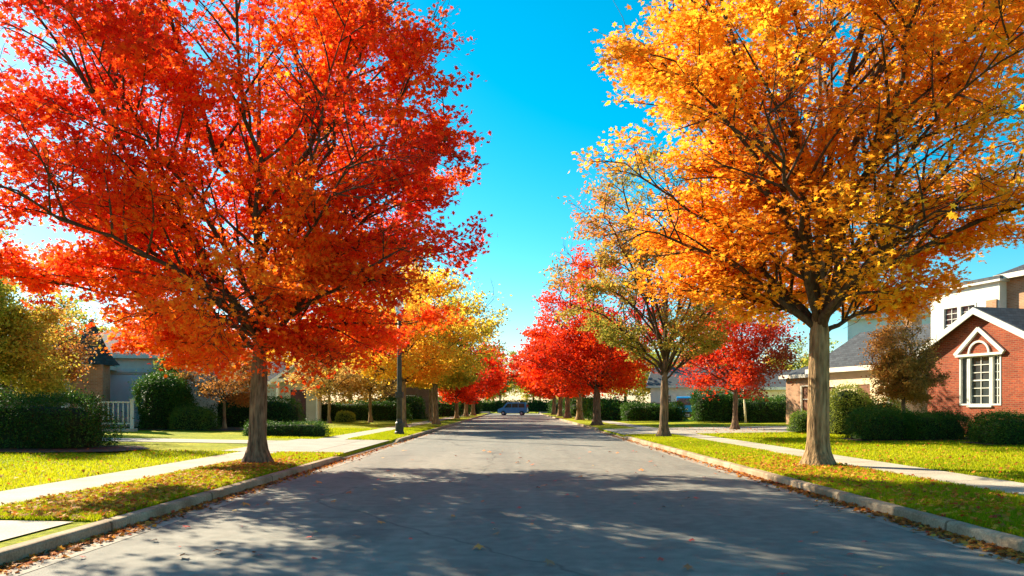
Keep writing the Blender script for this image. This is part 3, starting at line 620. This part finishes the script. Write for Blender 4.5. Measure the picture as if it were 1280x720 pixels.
def volume(root, x0,x1,y0,y1,zb,ze, mwall, ops={}, roof=None, rise=1.2, over=.3, mroof='shingle', mtrim='trim', name='wall', th=.12):
    """four real walls with openings cut and revealed, plus a gable ('x' or 'y' ridge), hip or flat roof"""
    mb = MB()
    for k, (O,U,N,L) in sides(x0,x1,y0,y1).items():
        O = Vector(O); U = Vector(U); N = Vector(N); op = ops.get(k, [])
        pt = lambda u,z,d=0: O+U*u+N*d+Vector((0,0,z))
        us = sorted({0,L}|{v for o in op for v in o[:2]}); zs = sorted({zb,ze}|{v for o in op for v in o[2:4]})
        for i in range(len(us)-1):
            for j in range(len(zs)-1):
                um, zm = (us[i]+us[i+1])/2, (zs[j]+zs[j+1])/2
                if any(o[0]<um<o[1] and o[2]<zm<o[3] for o in op): continue
                mb.add([pt(us[i],zs[j]),pt(us[i+1],zs[j]),pt(us[i+1],zs[j+1]),pt(us[i],zs[j+1])],[(0,1,2,3)])
        for o in op:
            a,b,c,d = o[:4]; r = -.16
            mb.add([pt(a,c),pt(b,c),pt(b,d),pt(a,d),pt(a,c,r),pt(b,c,r),pt(b,d,r),pt(a,d,r)],[(0,1,5,4),(1,2,6,5),(2,3,7,6),(3,0,4,7),(4,5,6,7)])
    if roof == 'y':
        xm = (x0+x1)/2
        for y in (y0,y1): mb.add([(x0,y,ze),(x1,y,ze),(xm,y,ze+rise)],[(0,1,2)])
    if roof == 'x':
        ym = (y0+y1)/2
        for x in (x0,x1): mb.add([(x,y0,ze),(x,y1,ze),(x,ym,ze+rise)],[(0,1,2)])
    w = mb.build(name, M[mwall], root)
    if not roof: return w
    mb = MB(); tr = MB(); t = .12
    if roof in 'xy':
        lo, hi = ((x0,x1) if roof == 'y' else (y0,y1)); c = (lo+hi)/2; s = rise/(c-lo)
        e0, e1 = ((y0,y1) if roof == 'y' else (x0,x1))
        for sg, ed in ((-1,lo),(1,hi)):
            g = [(c, ze+rise+.02), (ed+sg*over, ze-over*s+.02), (ed+sg*over, ze-over*s+.02+t), (c, ze+rise+.02+t)]
            vs = [(a,e0-over,z) for a,z in g] + [(a,e1+over,z) for a,z in g]
            if roof == 'x': vs = [(v[1],v[0],v[2]) for v in vs]
            mb.add(vs, [(0,1,2,3),(7,6,5,4),(0,4,5,1),(1,5,6,2),(2,6,7,3),(3,7,4,0)])
            for ee, off in ((e0-over,-1),(e1+over,1)):      # rake boards
                g2 = [(c, ze+rise-.16),(ed+sg*over, ze-over*s-.16),(ed+sg*over, ze-over*s+t-.01),(c, ze+rise+t-.01)]
                vs = [(a,ee+off*.004,z) for a,z in g2] + [(a,ee+off*.06,z) for a,z in g2]
                if roof == 'x': vs = [(v[1],v[0],v[2]) for v in vs]
                tr.add(vs, [(0,1,2,3),(7,6,5,4),(0,4,5,1),(1,5,6,2),(2,6,7,3),(3,7,4,0)])
            zz = ze-over*s; a0, a1 = sorted((ed+sg*(over+.004), ed+sg*(over+.05)))
            if roof == 'y': tr.box(a0,a1,e0-over,e1+over,zz-.14,zz+t)
            else: tr.box(e0-over,e1+over,a0,a1,zz-.14,zz+t)
    elif roof == 'hip':
        X0,X1,Y0,Y1 = x0-over,x1+over,y0-over,y1+over; k = min(X1-X0,Y1-Y0)/2
        if X1-X0 > Y1-Y0: r = [((X0+k),(Y0+Y1)/2),((X1-k),(Y0+Y1)/2)]
        else: r = [((X0+X1)/2,(Y0+k)),((X0+X1)/2,(Y1-k))]
        v = [(X0,Y0,ze),(X1,Y0,ze),(X1,Y1,ze),(X0,Y1,ze),(X0,Y0,ze+t),(X1,Y0,ze+t),(X1,Y1,ze+t),(X0,Y1,ze+t),(*r[0],ze+rise),(*r[1],ze+rise)]
        if X1-X0 > Y1-Y0: f = [(4,5,9,8),(5,6,9),(6,7,8,9),(7,4,8)]
        else: f = [(4,5,8),(5,6,9,8),(6,7,9),(7,4,8,9)]
        mb.add(v, f+[(0,3,2,1),(0,1,5,4),(1,2,6,5),(2,3,7,6),(3,0,4,7)])
        for a in ((X0-.03,X1+.03,Y0-.03,Y0-.004),(X0-.03,X1+.03,Y1+.004,Y1+.03),(X0-.03,X0-.004,Y0,Y1),(X1+.004,X1+.03,Y0,Y1)): tr.box(*a, ze-.12, ze+t-.01)
    elif roof == 'flat':
        mb.box(x0-over,x1+over,y0-over,y1+over,ze,ze+.16)
        tr.box(x0-over-.03,x1+over+.03,y0-over-.03,y1+over+.03,ze-.1,ze-.004)
    rf = mb.build('roof', M[mroof], root)
    if tr.v: tr.build('fascia', M[mtrim], rf)
    return w

# --- red brick gabled wing with the pointed window, right edge
hb = empty('brick_house', (19.0,31.0,.34), R(-75), 'house with a red brick gable and pointed white window at the right edge', 'house')
Z = -.34
sd_ = sides(-2.7,2.7,0,7)['f'][:3]
ops = {'f':[(1.72,3.72,1.2,3.25)], 'r':[(2.5,4.0,1.2,2.9)]}
volume(hb, -2.7,2.7,0,7,-.4,3.66,'brick_red',ops,'y',1.42,.28,'shingle','trim')
w = window(hb, sd_, 1.72,2.18,1.2,3.25,1,1,'blind',sill=False); w.name='side_panel_window'
for ch in list(w.children):
    if ch.name.startswith('pane'): ch.data.materials[0] = M['shutter']
window(hb, sd_, 2.19,3.25,1.2,3.25,2,6,'pane')
w2 = window(hb, sd_, 3.26,3.72,1.2,3.25,2,6,'pane',sill=False)
mb = MB()
mb.bar((-1.12,-.05,3.27),(1.14,-.05,3.27),.12,.1)
mb.bar((-1.16,-.05,3.30),(0.02,-.05,4.34),.12,.16); mb.bar((1.18,-.052,3.30),(0.0,-.052,4.34),.12,.16)
mb.build('window_pediment', M['trim'], hb)
arc = [(.52*math.cos(a), 3.33+.52*math.sin(a)) for a in np.linspace(0,math.pi,17)]; arc2 = [(.44*math.cos(a), 3.33+.44*math.sin(a)) for a in np.linspace(math.pi,0,17)]
mb = MB()
for a in range(16):
    p, q, u, v = arc[a], arc[a+1], arc2[15-a], arc2[16-a]
    mb.add([(x,y,z) for y in (-.07,-.003) for x,z in (p,q,u,v)], [(0,1,2,3),(7,6,5,4),(0,4,5,1),(1,5,6,2),(2,6,7,3),(3,7,4,0)])
mb.build('pediment_arch', M['trim'], hb)
window(hb, sides(-2.7,2.7,0,7)['r'][:3], 2.5,4.0,1.2,2.9,2,4,'pane')
# corner returns
for a in ((-3.05,-2.72),(2.72,3.05)): MB().box(*a,-.28,.25,3.16,3.5).build('cornice_return', M['trim'], hb)
# two storey white part and tan brick part behind
volume(hb, -6.9,-2.9,4.2,11,-.4,7.0,'stucco',{'f':[(.75,2.75,4.55,6.1)]},'flat',0,.15,'shingle_grey','trim',name='stucco_wall')
s2 = sides(-6.9,-2.9,4.2,11)['f'][:3]
window(hb, s2, .75,1.75,4.55,6.1,2,5,'pane',fw=.09); window(hb, s2, 1.76,2.75,4.55,6.1,2,5,'pane',fw=.09)
mb = MB(); mb.box(-7.0,-2.8,4.05,4.197,3.95,4.12); mb.build('belt_course', M['trim'], hb)
volume(hb, -2.897,7.5,4.6,12,-.4,7.1,'brick_tan',{'f':[(3.4,4.4,4.6,6.1)]},'hip',2.2,.35,'shingle','trim_cream',name='brick_wall')
window(hb, sides(-2.897,7.5,4.6,12)['f'][:3], 3.4,4.4,4.6,6.1,2,4,'pane')
mb = MB(); mb.box(-3.55,-3.0,4.12,4.19,5.15,6.1); mb.build('small_brown_window', M['brick_tan'], hb)
volume(hb, -12.2,-6.903,5.0,11,-.4,4.3,'brick_tan',{'f':[(1.0,2.4,.9,2.5),(3.4,4.8,.9,2.5)]},'flat',0,.2,'shingle_grey','trim_cream',name='annex_wall')
for a in (1.0,3.4): window(hb, sides(-12.2,-6.903,5.0,11)['f'][:3], a,a+1.4,.9,2.5,2,3,'pane')

# --- cream house with dark slate roof
hc = empty('cream_house', (19.0,42.5,.36), R(-75), 'cream house with a dark slate roof and brown door behind the thick right trunk', 'house')
volume(hc, -3.4,3.4,0,7,-.4,3.45,'cream',{'f':[(1.0,2.0,.0,2.35),(3.7,4.7,.0,2.35)],'l':[(2.5,4.2,1,2.5)],'r':[(2,3.4,1,2.4)]},'x',2.1,.35,'shingle','trim_cream')
s3 = sides(-3.4,3.4,0,7)
window(hc, s3['f'][:3], 1.0,2.0,.02,2.35,2,4,'door','trim_cream',sill=False)
mb = MB(); mb.box(.34,1.26,.02,.1,0.02,2.3); d_ = mb.build('door', M['door'], hc)
mb = MB(); mb.lathe([(.001,-.05),(.03,-.045),(.035,-.02),(.015,0)],10,(.45,-.005,1.1),'y'); mb.build('handle', M['metal'], d_)
window(hc, s3['l'][:3], 2.5,4.2,1,2.5,2,4,'pane','trim_cream'); window(hc, s3['r'][:3], 2,3.4,1,2.4,2,4,'pane','trim_cream')
mb = MB(); mb.box(-1.0,-.4,4.3,5.0,4.2,6.6); mb.box(-1.08,-.32,4.22,5.08,6.6,6.75); mb.build('chimney', M['brick_tan'], hc)
volume(hc, -8.4,-3.403,1.5,6,-.4,3.1,'brick_tan',{'f':[(1.6,2.5,.7,2.5)]},'hip',1.3,.3,'shingle','trim_cream',name='brick_wing_wall')
window(hc, sides(-8.4,-3.403,1.5,6)['f'][:3], 1.6,2.5,.7,2.5,1,2,'door','trim_cream')
for x in (-3.0,3.0): MB().box(x-.12,x+.12,-.3,-.06,-.35,3.0).build('porch_column', M['trim_cream'], hc)
# --- pale blue two storey house behind
hp = empty('pale_blue_house', (31,61,.4), R(-40), 'pale blue two storey house seen above the slate roof of the cream house', 'house')
volume(hp, -4,4,0,8,-.4,8.4,'paleblue',{'f':[(1.5,2.6,5.6,7.2),(5.2,6.3,5.6,7.2)]},'hip',1.8,.35,'shingle_grey','trim')
for a in (1.5,5.2): window(hp, sides(-4,4,0,8)['f'][:3], a,a+1.1,5.6,7.2,2,4,'pane')
# --- far right houses
hd = empty('white_house', (20.5,86,.4), R(-20), 'far white house glimpsed left of the red lawn tree', 'house')
volume(hd, -5,5,0,7,-.4,3.6,'stucco',{'f':[(1.2,2.4,.9,2.4),(4.4,5.4,-.1,2.2),(7.4,8.6,.9,2.4)]},'x',2.0,.4,'shingle_grey','trim')
for a,b,c in ((1.2,2.4,.9),(7.4,8.6,.9)): window(hd, sides(-5,5,0,7)['f'][:3], a,b,c,2.4,2,4,'pane')
mb = MB(); mb.box(-.58,.38,.03,.1,-.1,2.18); mb.build('door', M['door'], hd)
he = empty('cream_bungalow', (26.5,72,.4), R(-15), 'low pale cream bungalow right of the red lawn tree', 'house')
volume(he, -4.5,4.5,0,7,-.4,3.0,'cream',{'f':[(1,2.3,.9,2.2),(3.6,4.6,-.1,2.1),(6.2,7.8,.9,2.2)]},'x',1.6,.4,'shingle_grey','trim')
for a,b in ((1,2.3),(6.2,7.8)): window(he, sides(-4.5,4.5,0,7)['f'][:3], a,b,.9,2.2,2,3,'pane')
mb = MB(); mb.box(-.88,.08,.03,.1,-.1,2.08); mb.build('door', M['door'], he)

# --- left: garage house
hg = empty('garage_house', (-22.2,43,.32), R(8), 'cream house with pale garage door and grey shingle roof behind the railing', 'house')
volume(hg, -2.0,5.2,0,8,-.4,4.15,'trim_cream',{'f':[(.75,3.35,.3,3.0)],'r':[(2.5,3.7,1,2.6)]},'x',1.55,.3,'shingle_grey','trim_cream')
mb = MB(); mb.box(-1.24,1.34,.05,.12,.32,2.98)
for k in range(1,5): mb.box(-1.24,1.34,.035,.049,.32+k*.53,.36+k*.53)
mb.build('garage_door', M['garage'], hg)
mb = MB(); mb.box(-2.02,5.22,-.06,-.003,3.1,3.32); mb.box(-2.02,5.22,-.1,-.003,3.95,4.1); mb.build('frieze_board', M['trim'], hg)
window(hg, sides(-2,5.2,0,8)['r'][:3], 2.5,3.7,1,2.6,2,4,'pane')
# --- left: tan brick house with dark doors
ht = empty('tan_brick_house', (-24.6,37.6,.32), R(14), 'tan brick house with dark plum door and green grey roof at the left', 'house')
volume(ht, -5,3.0,0,8,-.4,3.3,'brick_tan',{'f':[(1.0,2.3,.7,2.5),(4.2,4.8,.0,2.6),(6.3,7.0,.0,2.7)]},'hip',1.9,.4,'shingle_green','trim_cream')
sT = sides(-5,3.0,0,8)['f'][:3]
window(ht, sT, 1.0,2.3,.7,2.5,2,4,'pane'); window(ht, sT, 4.2,4.8,.0,2.6,1,1,'door','door',sill=False)
mb = MB(); mb.box(1.32,1.98,.03,.1,.02,2.68); d_ = mb.build('door', M['door_dark'], ht)
mb = MB(); mb.lathe([(.001,-.05),(.03,-.045),(.035,-.02),(.015,0)],10,(1.42,.01,1.1),'y'); mb.build('handle', M['metal'], d_)
# flared tower roof at its corner
mb = MB(); mb.lathe([(1.35,3.3),(1.3,3.36),(.85,3.9),(.5,4.7),(.06,5.6)],4,(3.2,.6,0)); mb.build('turret_roof', M['shingle_green'], ht)
mb = MB(); mb.box(2.5,3.9,-.1,1.3,-.4,3.3); mb.build('turret_wall', M['brick_tan'], ht)
mb = MB(); mb.box(2.2,2.5,-.7,-.45,-.4,3.0); mb.build('porch_post', M['trim'], ht)
# --- left centre: gabled porch house
hh = empty('porch_house', (-17.0,60,.32), R(12), 'small sage and cream house with a gabled porch behind the red maple trunk', 'house')
volume(hh, -1.7,1.7,0,3,-.4,3.4,'greencream',{'f':[(1.1,2.3,.0,2.5)]},'y',1.25,.35,'shingle_grey','trim_cream',name='porch_wall')
mb = MB(); mb.box(-.58,.58,.05,.12,.02,2.48); d_ = mb.build('door', M['door_dark'], hh)
for x in (-1.5,1.5): MB().lathe([(.2,-.35),(.2,-.2),(.14,-.15),(.12,2.85),(.19,2.95),(.19,3.1)],14,(x,-.45,0)).build('porch_column', M['trim_cream'], hh)
mb = MB(); mb.box(-1.9,1.9,-.65,-.28,3.1,3.34); mb.build('porch_beam', M['trim_cream'], hh)
volume(hh, -9,-1.703,1,8,-.4,3.2,'greencream',{'f':[(1.2,2.5,.9,2.3),(4.4,5.7,.9,2.3)]},'x',1.6,.35,'shingle_grey','trim_cream')
for a in (1.2,4.4): window(hh, sides(-9,-1.703,1,8)['f'][:3], a,a+1.3,.9,2.3,2,4,'pane')
# --- brown gabled house behind the lamp
hk = empty('brown_gabled_house', (-10.6,76,.32), R(6), 'dark brown gabled house with pale rake boards behind the lamp', 'house')
volume(hk, -2.6,2.6,0,9,-.4,3.2,'brick_brown',{'f':[(1.9,3.3,.7,2.3)]},'y',2.6,.35,'shingle_grey','trim_cream')
window(hk, sides(-2.6,2.6,0,9)['f'][:3], 1.9,3.3,.7,2.3,2,4,'pane')

# ------------------------------------------------------------------ white railing by the garage
rl = empty('railing', (-19.1,35.6,.3), R(6), 'white wooden railing on a low step in front of the garage door', 'railing')
mb = MB(); mb.box(-1.3,1.3,-.05,.35,-.05,.16); mb.build('step', M['walk'], rl)
for z in (.36,1.36): mb = MB(); mb.box(-1.1,1.1,-.035,.035,z,z+.07); mb.build('rail', M['trim'], rl, bevel=.008)
for x in (-1.17,1.17): 
    mb = MB(); mb.box(x-.065,x+.065,-.065,.065,.16,1.5); mb.box(x-.09,x+.09,-.09,.09,1.503,1.55); mb.build('post', M['trim'], rl)
bb = MB().lathe([(.028,.43),(.028,.55),(.045,.62),(.025,.8),(.038,1.1),(.028,1.2),(.028,1.36)],8,(-.99,0,0)).build('baluster', M['trim'], rl, smooth=True)
for k in range(1,10):
    c = bb.copy(); COL.objects.link(c); c.location.x = .22*k

# ------------------------------------------------------------------ street lamp
lp = empty('street_lamp', (-5.5,36.6,.15), 0, 'dark street lamp post with a glass lantern on the left verge', 'street lamp')
mb = MB(); mb.lathe([(.23,0),(.23,.12),(.2,.16),(.2,.55),(.15,.62),(.135,.75)],16); mb.build('base', M['pole'], lp, smooth=False)
mb = MB(); mb.lathe([(.13,.75),(.12,2.3),(.105,3.8),(.085,5.45)],14); mb.build('pole', M['pole'], lp, smooth=True)
mb = MB(); mb.box(-.17,.19,-.17,.17,1.75,2.05); mb.build('junction_box', M['pole'], lp, bevel=.02)
mb = MB(); mb.lathe([(.085,5.45),(.15,5.5),(.15,5.56),(.1,5.62),(.19,5.72)],14); mb.build('collar', M['pole'], lp, smooth=False)
mb = MB(); mb.lathe([(.14,5.72),(.2,6.0),(.22,6.25),(.17,6.45),(.09,6.52)],14); mb.build('lantern_globe', M['lampglass'], lp, smooth=True)
mb = MB(); mb.lathe([(.22,6.5),(.18,6.56),(.07,6.66),(.03,6.7),(.035,6.78),(.005,6.86)],14); mb.build('lantern_cap', M['pole'], lp, smooth=False)

# two pale posts with a dark cross piece on the right lawn
gp = empty('garden_arch', (16.3,54.5,.34), R(10), 'two pale yellow posts with a dark leafy cross piece on the right lawn', 'garden arch')
for x in (-.32,.32): MB().tube([(x*1.15,0,-.05),(x,0,.8),(x*.8,.02,1.75)],[.085,.07,.06],8).build('post', M['cream'], gp, smooth=True)
MB().bar((-.55,0,1.8),(.55,0,1.8),.14,.12).build('cross_piece', M['bark'], gp)
rg = np.random.default_rng(3); P_ = rg.normal(size=(900,3))*np.array([.45,.2,.12])+np.array([.1,0,1.95])
npmesh('foliage', leaves(P_, .1, OVAL, rg), 6, M['lf_hedge'], np.clip(.4+.2*rg.normal(size=900),0,1), gp)

# ------------------------------------------------------------------ vehicles
def van(label, loc, rz):
    v = empty('van', loc, rz, label, 'van')
    # side profile along x, extruded across y
    prof = [(-2.45,.42),(-2.5,.9),(-2.42,1.25),(-2.3,2.05),(-2.1,2.16),(.75,2.16),(1.0,2.08),(1.62,1.32),(2.3,1.08),(2.48,.85),(2.5,.42),(1.98,.38),(1.85,.62),(1.55,.74),(1.25,.62),(1.12,.36),(-1.12,.36),(-1.25,.62),(-1.55,.74),(-1.85,.62),(-1.98,.38)]
    MB().prism(prof, -.92, .92).build('body', M['blue'], v, bevel=.05)
    for s in (-1,1):
        y0, y1 = sorted((s*.915, s*.935))
        MB().prism([(-2.05,1.3),(-2.0,1.95),(-1.05,1.97),(-1.05,1.3)], y0, y1).build('side_window', M['pane'], v)
        MB().prism([(-.95,1.3),(-.95,1.97),(.05,1.97),(.05,1.3)], y0, y1).build('side_window', M['pane'], v)
        MB().prism([(.15,1.3),(.15,1.97),(.8,1.95),(1.35,1.3)], y0, y1).build('side_window', M['pane'], v)
        for x in (-1.55,1.55):
            w = MB().lathe([(.2,-.11),(.33,-.11),(.345,-.06),(.345,.06),(.33,.11),(.2,.11)],20,(x,s*.83,.345),'y').build('wheel', M['tyre'], v, smooth=False)
            MB().lathe([(.05,-.125),(.19,-.115),(.2,-.08),(.2,.08),(.19,.115),(.05,.125)],16,(x,s*.83,.345),'y').build('rim', M['metal'], w)
        MB().box(-2.5,-2.38,s*.78-.08,s*.78+.08,1.25,1.75).build('tail_light', M['lens_red'], v)
        MB().box(2.3,2.47,s*.7-.14,s*.7+.14,.88,1.0).build('headlight', M['lampglass'], v)
        MB().bar((1.2,s*.92,1.3),(1.15,s*1.1,1.35),.1,.14).build('wing_mirror', M['tyre'], v)
    MB().add([(1.03,-.8,2.03),(1.03,.8,2.03),(1.62,.84,1.36),(1.62,-.84,1.36),(1.06,-.8,2.05),(1.06,.8,2.05),(1.65,.84,1.38),(1.65,-.84,1.38)],[(0,3,2,1),(4,5,6,7),(0,1,5,4),(1,2,6,5),(2,3,7,6),(3,0,4,7)]).build('windscreen', M['pane'], v)
    MB().add([(-2.44,-.72,1.3),(-2.44,.72,1.3),(-2.33,.7,1.95),(-2.33,-.7,1.95),(-2.47,-.72,1.3),(-2.47,.72,1.3),(-2.36,.7,1.95),(-2.36,-.7,1.95)],[(0,3,2,1),(4,5,6,7),(0,1,5,4),(1,2,6,5),(2,3,7,6),(3,0,4,7)]).build('rear_window', M['pane'], v)
    MB().box(-2.56,-2.46,-.9,.9,.4,.58).build('bumper', M['tyre'], v, bevel=.02); MB().box(2.46,2.56,-.9,.9,.4,.58).build('bumper', M['tyre'], v, bevel=.02)
    MB().box(-2.53,-2.5,-.25,.25,.8,.92).build('number_plate', M['plate'], v)
    return v
van('blue van crossing at the far end of the street', (-.1,128,0), R(172))
van('blue van parked beyond the lawn behind the multi-stem tree', (18.4,80,.36), R(70))

# ------------------------------------------------------------------ grass blades and dry leaves
def height(x): return gz(x)
rg = np.random.default_rng(77)
def scatter(n, x0, x1, y0, y1, pw=2.0):
    # denser towards the camera
    u = rg.random(n); y = (y0**(1-pw) + u*(y1**(1-pw)-y0**(1-pw)))**(1/(1-pw)) if pw != 1 else y0*(y1/y0)**u
    return np.stack([rg.uniform(x0,x1,n), y], 1)
def blades(XY, h, w, tint, name='grass'):
    n = len(XY); z = height(XY[:,0]); B = np.stack([XY[:,0],XY[:,1],z],1)
    a = rg.uniform(0,6.28,n); d = np.stack([np.cos(a),np.sin(a),np.zeros(n)],1)*(w*rg.uniform(.6,1.3,n))[:,None]
    ln = rg.normal(0,.4,(n,2)); hh = h*rg.uniform(.5,1.3,n)
    tip = B + np.stack([ln[:,0]*hh, ln[:,1]*hh, hh],1)
    V = np.stack([B-d, B+d, tip],1); V[:,:2,2] -= .005
    o = npmesh(name, V, 3, M['grass'], np.clip(tint,0,1)); o['kind'] = 'stuff'; return o
parts_ = [scatter(70000,-6.78,KL-.2,9.05,22.2), scatter(70000,KR+.2,7.53,7,26), scatter(24000,-6.78,KL-.2,31,48), scatter(30000,KR+.2,7.53,22,36.3),
          scatter(60000,-16,-7.97,9.5,22.2), scatter(14000,-12,-7.97,31,45,1.5), scatter(70000,8.72,17,11,27), scatter(16000,8.72,14,27,36.3)]
XY = np.concatenate(parts_)
# keep the beds free
keep = ~((XY[:,0]<-10.7)&(XY[:,1]>20.3)) & ~((XY[:,0]>12.3)&(XY[:,1]>26.8)&(XY[:,1]<29)); XY = XY[keep]
tn = .45 + .2*sinnoise(np.c_[XY,np.zeros(len(XY))],.9,5) + .18*rg.normal(size=len(XY))
blades(XY, .055, .009*np.clip(XY[:,1]/12,1,3), tn)

# dry leaves: drifts on the verges, in the gutters, thin scatter on the lawns
def drift(n, cx, cy, sx, sy): return np.stack([rg.normal(cx,sx,n), rg.normal(cy,sy,n)],1)
Ls = [drift(1500,-5.9,11.5,.6,1.1), drift(1700,-5.9,15.5,.55,1.7), drift(900,-6.0,17.9,.5,.7), drift(700,-5.6,10,.5,.5),
      drift(600,6.1,15.5,.6,1.8), drift(500,6.3,10.5,.6,1.4), drift(900,6.8,17.2,1.2,1.6),
      scatter(1300,-6.8,-4.95,9.1,22), scatter(1500,5.3,7.55,7,30), scatter(500,-15,-8,10,22), scatter(1200,8.7,16,11,27), scatter(500,9,16,26,45,1.5)]
XYl = np.concatenate(Ls)
XYl = XYl[((XYl[:,0]<-4.95)&(XYl[:,0]>-6.8)|(XYl[:,0]<-7.97)|(XYl[:,0]>5.3)&(XYl[:,0]<7.5)|(XYl[:,0]>8.72))&(XYl[:,1]>7)&((XYl[:,0]>0)|(XYl[:,1]>9.0))]
C = np.c_[XYl, height(XYl[:,0])+rg.uniform(.02,.06,len(XYl))]
V = leaves(C, .075, STAR, rg, 1.2); o = npmesh('leaf_litter', V, 12, M['litter'], np.clip(.6+.25*rg.normal(size=len(C)),0,1)); o['kind'] = 'stuff'
g = np.concatenate([np.c_[KL+np.abs(rg.normal(0,.13,2200)), scatter(2200,0,1,5,45,1.3)[:,1]], np.c_[KR-np.abs(rg.normal(0,.14,3600)), scatter(3600,0,1,5,45,1.3)[:,1]]])
clump = sinnoise(np.c_[g, np.zeros(len(g))], 1.1, 8) + rg.normal(size=len(g))*.4; g = g[clump > -.35]
C = np.c_[g, rg.uniform(.008,.035,len(g))]
V = leaves(C, .07, STAR, rg, 1.3); o = npmesh('gutter_leaves', V, 12, M['litter'], np.clip(.42+.25*rg.normal(size=len(C)),0,1)); o['kind'] = 'stuff'
# single leaves lying on the road and on the pale apron
kinds = []
for k in range(5):
    V = leaves(np.zeros((1,3)), .13, STAR, rg, 7, .45)[0]
    V[:,2] += .006 - V[:,2].min()
    m = simple('fallen_leaf_%s' % ['crimson','orange','rust','amber','brown'][k], [(.7,.05,.03),(.8,.25,.04),(.5,.13,.04),(.8,.48,.12),(.34,.15,.07)][k], .7)
    me = bpy.data.meshes.new('fallen_leaf'); me.from_pydata([tuple(v) for v in V], [], [tuple(range(12))]); me.materials.append(m); kinds.append(me)
for k in range(130):
    y = 5.2*(26/5.2)**random.random()**1.1; x = random.uniform(KL+.5,KR-.5)
    if y < 14 and random.random() < .12: x = random.uniform(-6.5,-5.3)
    if x < -5 and y > 7.6: continue
    o = bpy.data.objects.new('fallen_leaf', kinds[random.choice([0,0,0,1,2,2,3,4])]); COL.objects.link(o)
    o.location = (x, y, .005 if x > -5 else gzf(x)+.018); o.rotation_euler = (0,0,random.uniform(0,6.28)); s = random.uniform(.5,1.1); o.scale = (s,s,s)
    tag(o, 'single dry maple leaf lying on the asphalt' if x > -5 else 'single dry maple leaf lying on the pale concrete apron', 'leaf', 'fallen leaves on the road' if x > -5 else 'fallen leaves on the apron')
